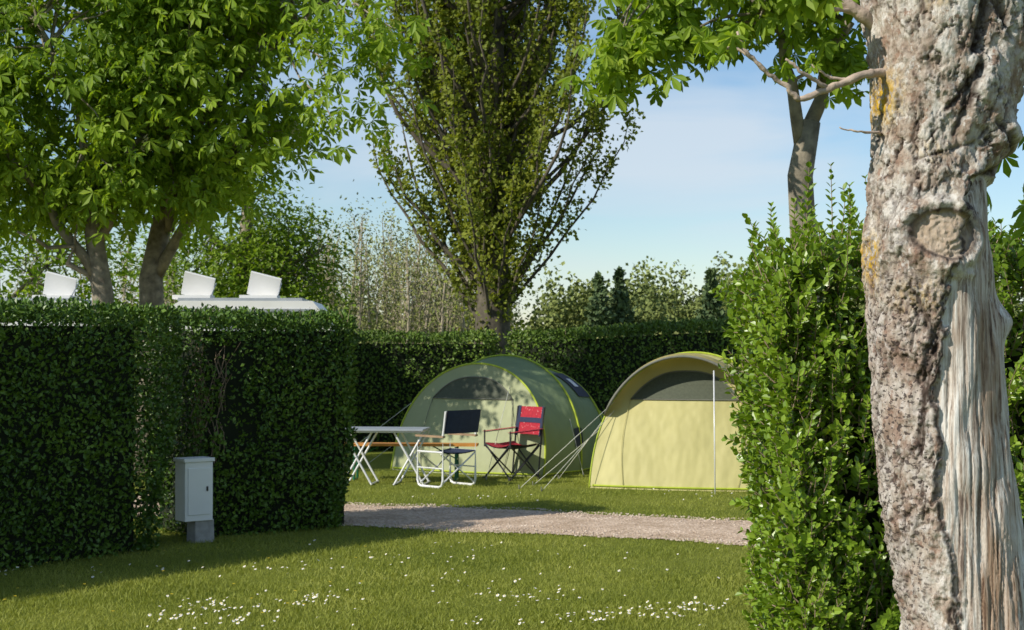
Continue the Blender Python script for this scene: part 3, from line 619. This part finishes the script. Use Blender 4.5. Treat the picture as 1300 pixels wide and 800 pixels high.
def redchair():
    b=B();w,d=.5,.44
    for s in (-1,1):
        b.tube([(-s*w/2,-d/2,.01),(s*w/2,-d/2,.42)],.01,7,0);b.tube([(-s*w/2,d/2,.01),(s*w/2,d/2,.42)],.01,7,0)
        b.tube([(s*w/2,-d/2,.01),(s*w/2,d/2,.40)],.01,7,0);b.tube([(s*w/2,d/2,.01),(s*w/2,-d/2,.40)],.01,7,0)
        b.tube([(s*w/2,d/2-.02,.02),(s*w/2,d/2+.07,.85)],.011,7,0);b.tube([(s*w/2,-d/2,.38),(s*w/2,-d/2,.58)],.01,7,0)
        G=np.array([[(s*w/2+x,y,.58+.03*((y)/d)) for x in (-.04,.04)] for y in np.linspace(-d/2-.02,d/2+.04,5)]);b.grid(G,1);b.grid(G-[0,0,.012],2)
        for y in (-d/2,d/2): b.box((s*w/2,y,.012),(.04,.04,.024),0)
    G=np.array([[(x,y,.41-.05*(1-(2*x/w)**2)+.04*abs(y)/d) for x in np.linspace(-w/2,w/2,7)] for y in np.linspace(-d/2,d/2,5)]);b.grid(G,1);b.grid(G-[0,0,.012],2)
    fb=lambda x,z:(x,d/2+.08*(z-.4)/.45+.03*(1-(2*x/w)**2),z)
    X=np.linspace(-w/2,w/2,7)
    G=np.array([[fb(x,z) for x in X] for z in (.52,.6,.7,.85)]);b.grid(G,1);b.grid(G+[0,.012,0],2)
    for s in (-1,1):
        G=np.array([[fb(x,z) for x in (s*w/2,s*(w/2-.05))] for z in (.5,.6,.7,.86)]);b.grid(G-[0,.006,0],2)
    G=np.array([[fb(x,z) for x in X] for z in (.66,.72)]);b.grid(G-[0,.006,0],2)
    return b.obj('folding_camp_chair',[M_dst,M_red,M_navy])
place(redchair(),(.0,19.2,0),R(-52))
def table():
    b=B();b.box((0,0,.63),(.95,.55,.022),0);b.box((0,0,.61),(.9,.5,.02),1)
    for y in (-.2,.2):
        for cx_ in (-.3,.3):
            b.tube([(cx_-.17,y,.605),(cx_+.17,y,.01)],.013,8,1);b.tube([(cx_+.17,y+.025,.605),(cx_-.17,y+.025,.01)],.013,8,1)
    for x in (-.47,-.13,.13,.47): b.tube([(x,-.22,.012),(x,.25,.012)],.011,7,1)
    return b.obj('camping_table',[M_cgrey,M_alu],bevel=.004)
place(table(),(-1.45,18.5,0),R(-6))
def bench():
    b=B();b.box((0,0,.42),(1.7,.25,.028),0)
    for s in (-1,1):
        x=s*.6
        for y in (-.1,.1): b.tube([(x,y,.4),(x,y*1.25,.01)],.014,7,1)
        b.tube([(x,-.12,.012),(x,.12,.012)],.012,7,1);b.tube([(x,-.1,.25),(x,.1,.25)],.01,7,1);b.tube([(x,0,.25),(x-s*.28,0,.4)],.008,6,1)
    return b.obj('beer_bench',[M_wood,M_gst])
place(bench(),(-1.25,19.0,0),R(-4))
# ------------------------------------------------------------------ caravans
def caravan(name,loc,rz,L=4.2,hat=()):
    b=B();Hh=2.22
    prof=[(-L/2,.45),(-L/2-.05,1.1),(-L/2+.25,Hh-.15),(-L/2+.5,Hh),(L/2-.3,Hh),(L/2,Hh-.35),(L/2+.05,1.1),(L/2,.45)]
    G=np.array([[(x,y,z) for x,z in prof] for y in (-1.05,1.05)]);b.grid(G,0)
    for y in (-1.05,1.05):
        Q=[[x,y,z] for x,z in prof];n_=len(Q);b.add(Q,[[i,i+1,n_-i-2,n_-i-1] for i in range(n_//2-1)],0)
        s=1 if y>0 else -1
        for x in (-.32*L,.25*L): b.box((x,y+s*.01,1.45),(.8,.03,.5),1)
        b.box((-.1,y+s*.008,1.2),(.5,.02,1.5),2);b.box((0,y+s*.01,.72),(L-.1,.015,.07),2);b.box((0,y+s*.01,2.08),(L-.6,.02,.05),2)
        for xw in (-.2,.55): b.tube([(xw,y-.15*s,.32),(xw,y+.02*s,.32)],.32,20,3)
    b.box((0,0,.45),(L,2.0,.1),2);b.box((-L/2-.03,0,1.5),(.04,1.4,.5),1)
    b.box((0,0,Hh+.02),(L-.9,1.9,.05),2)
    Rm=roty(.25)@rotx(.5)
    for (hx,hy) in hat:
        b.box((hx,hy,Hh+.06),(.55,.5,.06),0);b.box((hx+.05,hy+.12,Hh+.23),(.46,.04,.38),0,Rm=Rm)
        b.tube([(hx+.28,hy-.2,Hh+.08),(hx+.30,hy+.2,Hh+.28)],.008,5,2)
    e=b.obj(name,[M_cwhite,M_glass,M_cgrey,M_rubber],bevel=.01);e.location=loc;e.rotation_euler[2]=rz
caravan('caravan',(-7.7,24.3,0),R(4),3.4,((.9,-.6),))
caravan('caravan',(-4.0,24.3,0),R(3),2.7,((-.72,-.6),(.25,-.6)))
# ------------------------------------------------------------------ light, sky, camera
az=R(31);el=R(34)
tv=Vector((math.cos(az)*math.cos(el),math.sin(az)*math.cos(el),-math.sin(el)))
sl=bpy.data.lights.new('sun','SUN');sl.energy=5.0;sl.angle=R(.5);sl.color=(1,.94,.83)
so=link(bpy.data.objects.new('sun',sl));so.rotation_euler=tv.to_track_quat('-Z','Y').to_euler()
wd=bpy.data.worlds.new('World');scene.world=wd;wd.use_nodes=True;N=wd.node_tree.nodes;L=wd.node_tree.links
bg=N['Background'];sk=N.new('ShaderNodeTexSky');sk.sky_type='NISHITA';sk.sun_disc=False;sk.sun_elevation=el
sk.sun_rotation=math.atan2(-tv.x,-tv.y)%(2*math.pi);sk.air_density=1.0;sk.dust_density=.1;sk.ozone_density=4.0
tc=N.new('ShaderNodeTexCoord');mp=N.new('ShaderNodeMapping');mp.inputs['Scale'].default_value=(1,1,4);L.new(tc.outputs['Generated'],mp.inputs[0])
nz=N.new('ShaderNodeTexNoise');nz.inputs['Scale'].default_value=3.2;nz.inputs['Detail'].default_value=6;nz.inputs['Distortion'].default_value=.5;L.new(mp.outputs[0],nz.inputs[0])
cr=N.new('ShaderNodeValToRGB');cr.color_ramp.elements[0].position=.46;cr.color_ramp.elements[0].color=(0,0,0,1);cr.color_ramp.elements[1].position=.68;cr.color_ramp.elements[1].color=(.7,.7,.7,1);L.new(nz.outputs[0],cr.inputs[0])
mx=N.new('ShaderNodeMix');mx.data_type='RGBA';L.new(cr.outputs[0],mx.inputs[0]);L.new(sk.outputs[0],mx.inputs[6]);mx.inputs[7].default_value=(5.6,6.2,6.8,1)
L.new(mx.outputs[2],bg.inputs[0]);bg.inputs[1].default_value=.125
scene.view_settings.view_transform='Standard';scene.view_settings.look='None';scene.view_settings.exposure=0
cam=bpy.data.cameras.new('camera');cam.sensor_width=22.3;cam.lens=35;cam.clip_end=6000;cam.clip_start=.05
cam.dof.use_dof=True;cam.dof.focus_distance=5.6;cam.dof.aperture_fstop=9
co=link(bpy.data.objects.new('camera',cam));co.location=(0,0,1.65);co.rotation_euler=(R(90)+math.atan(32/2040),0,0)
scene.camera=co
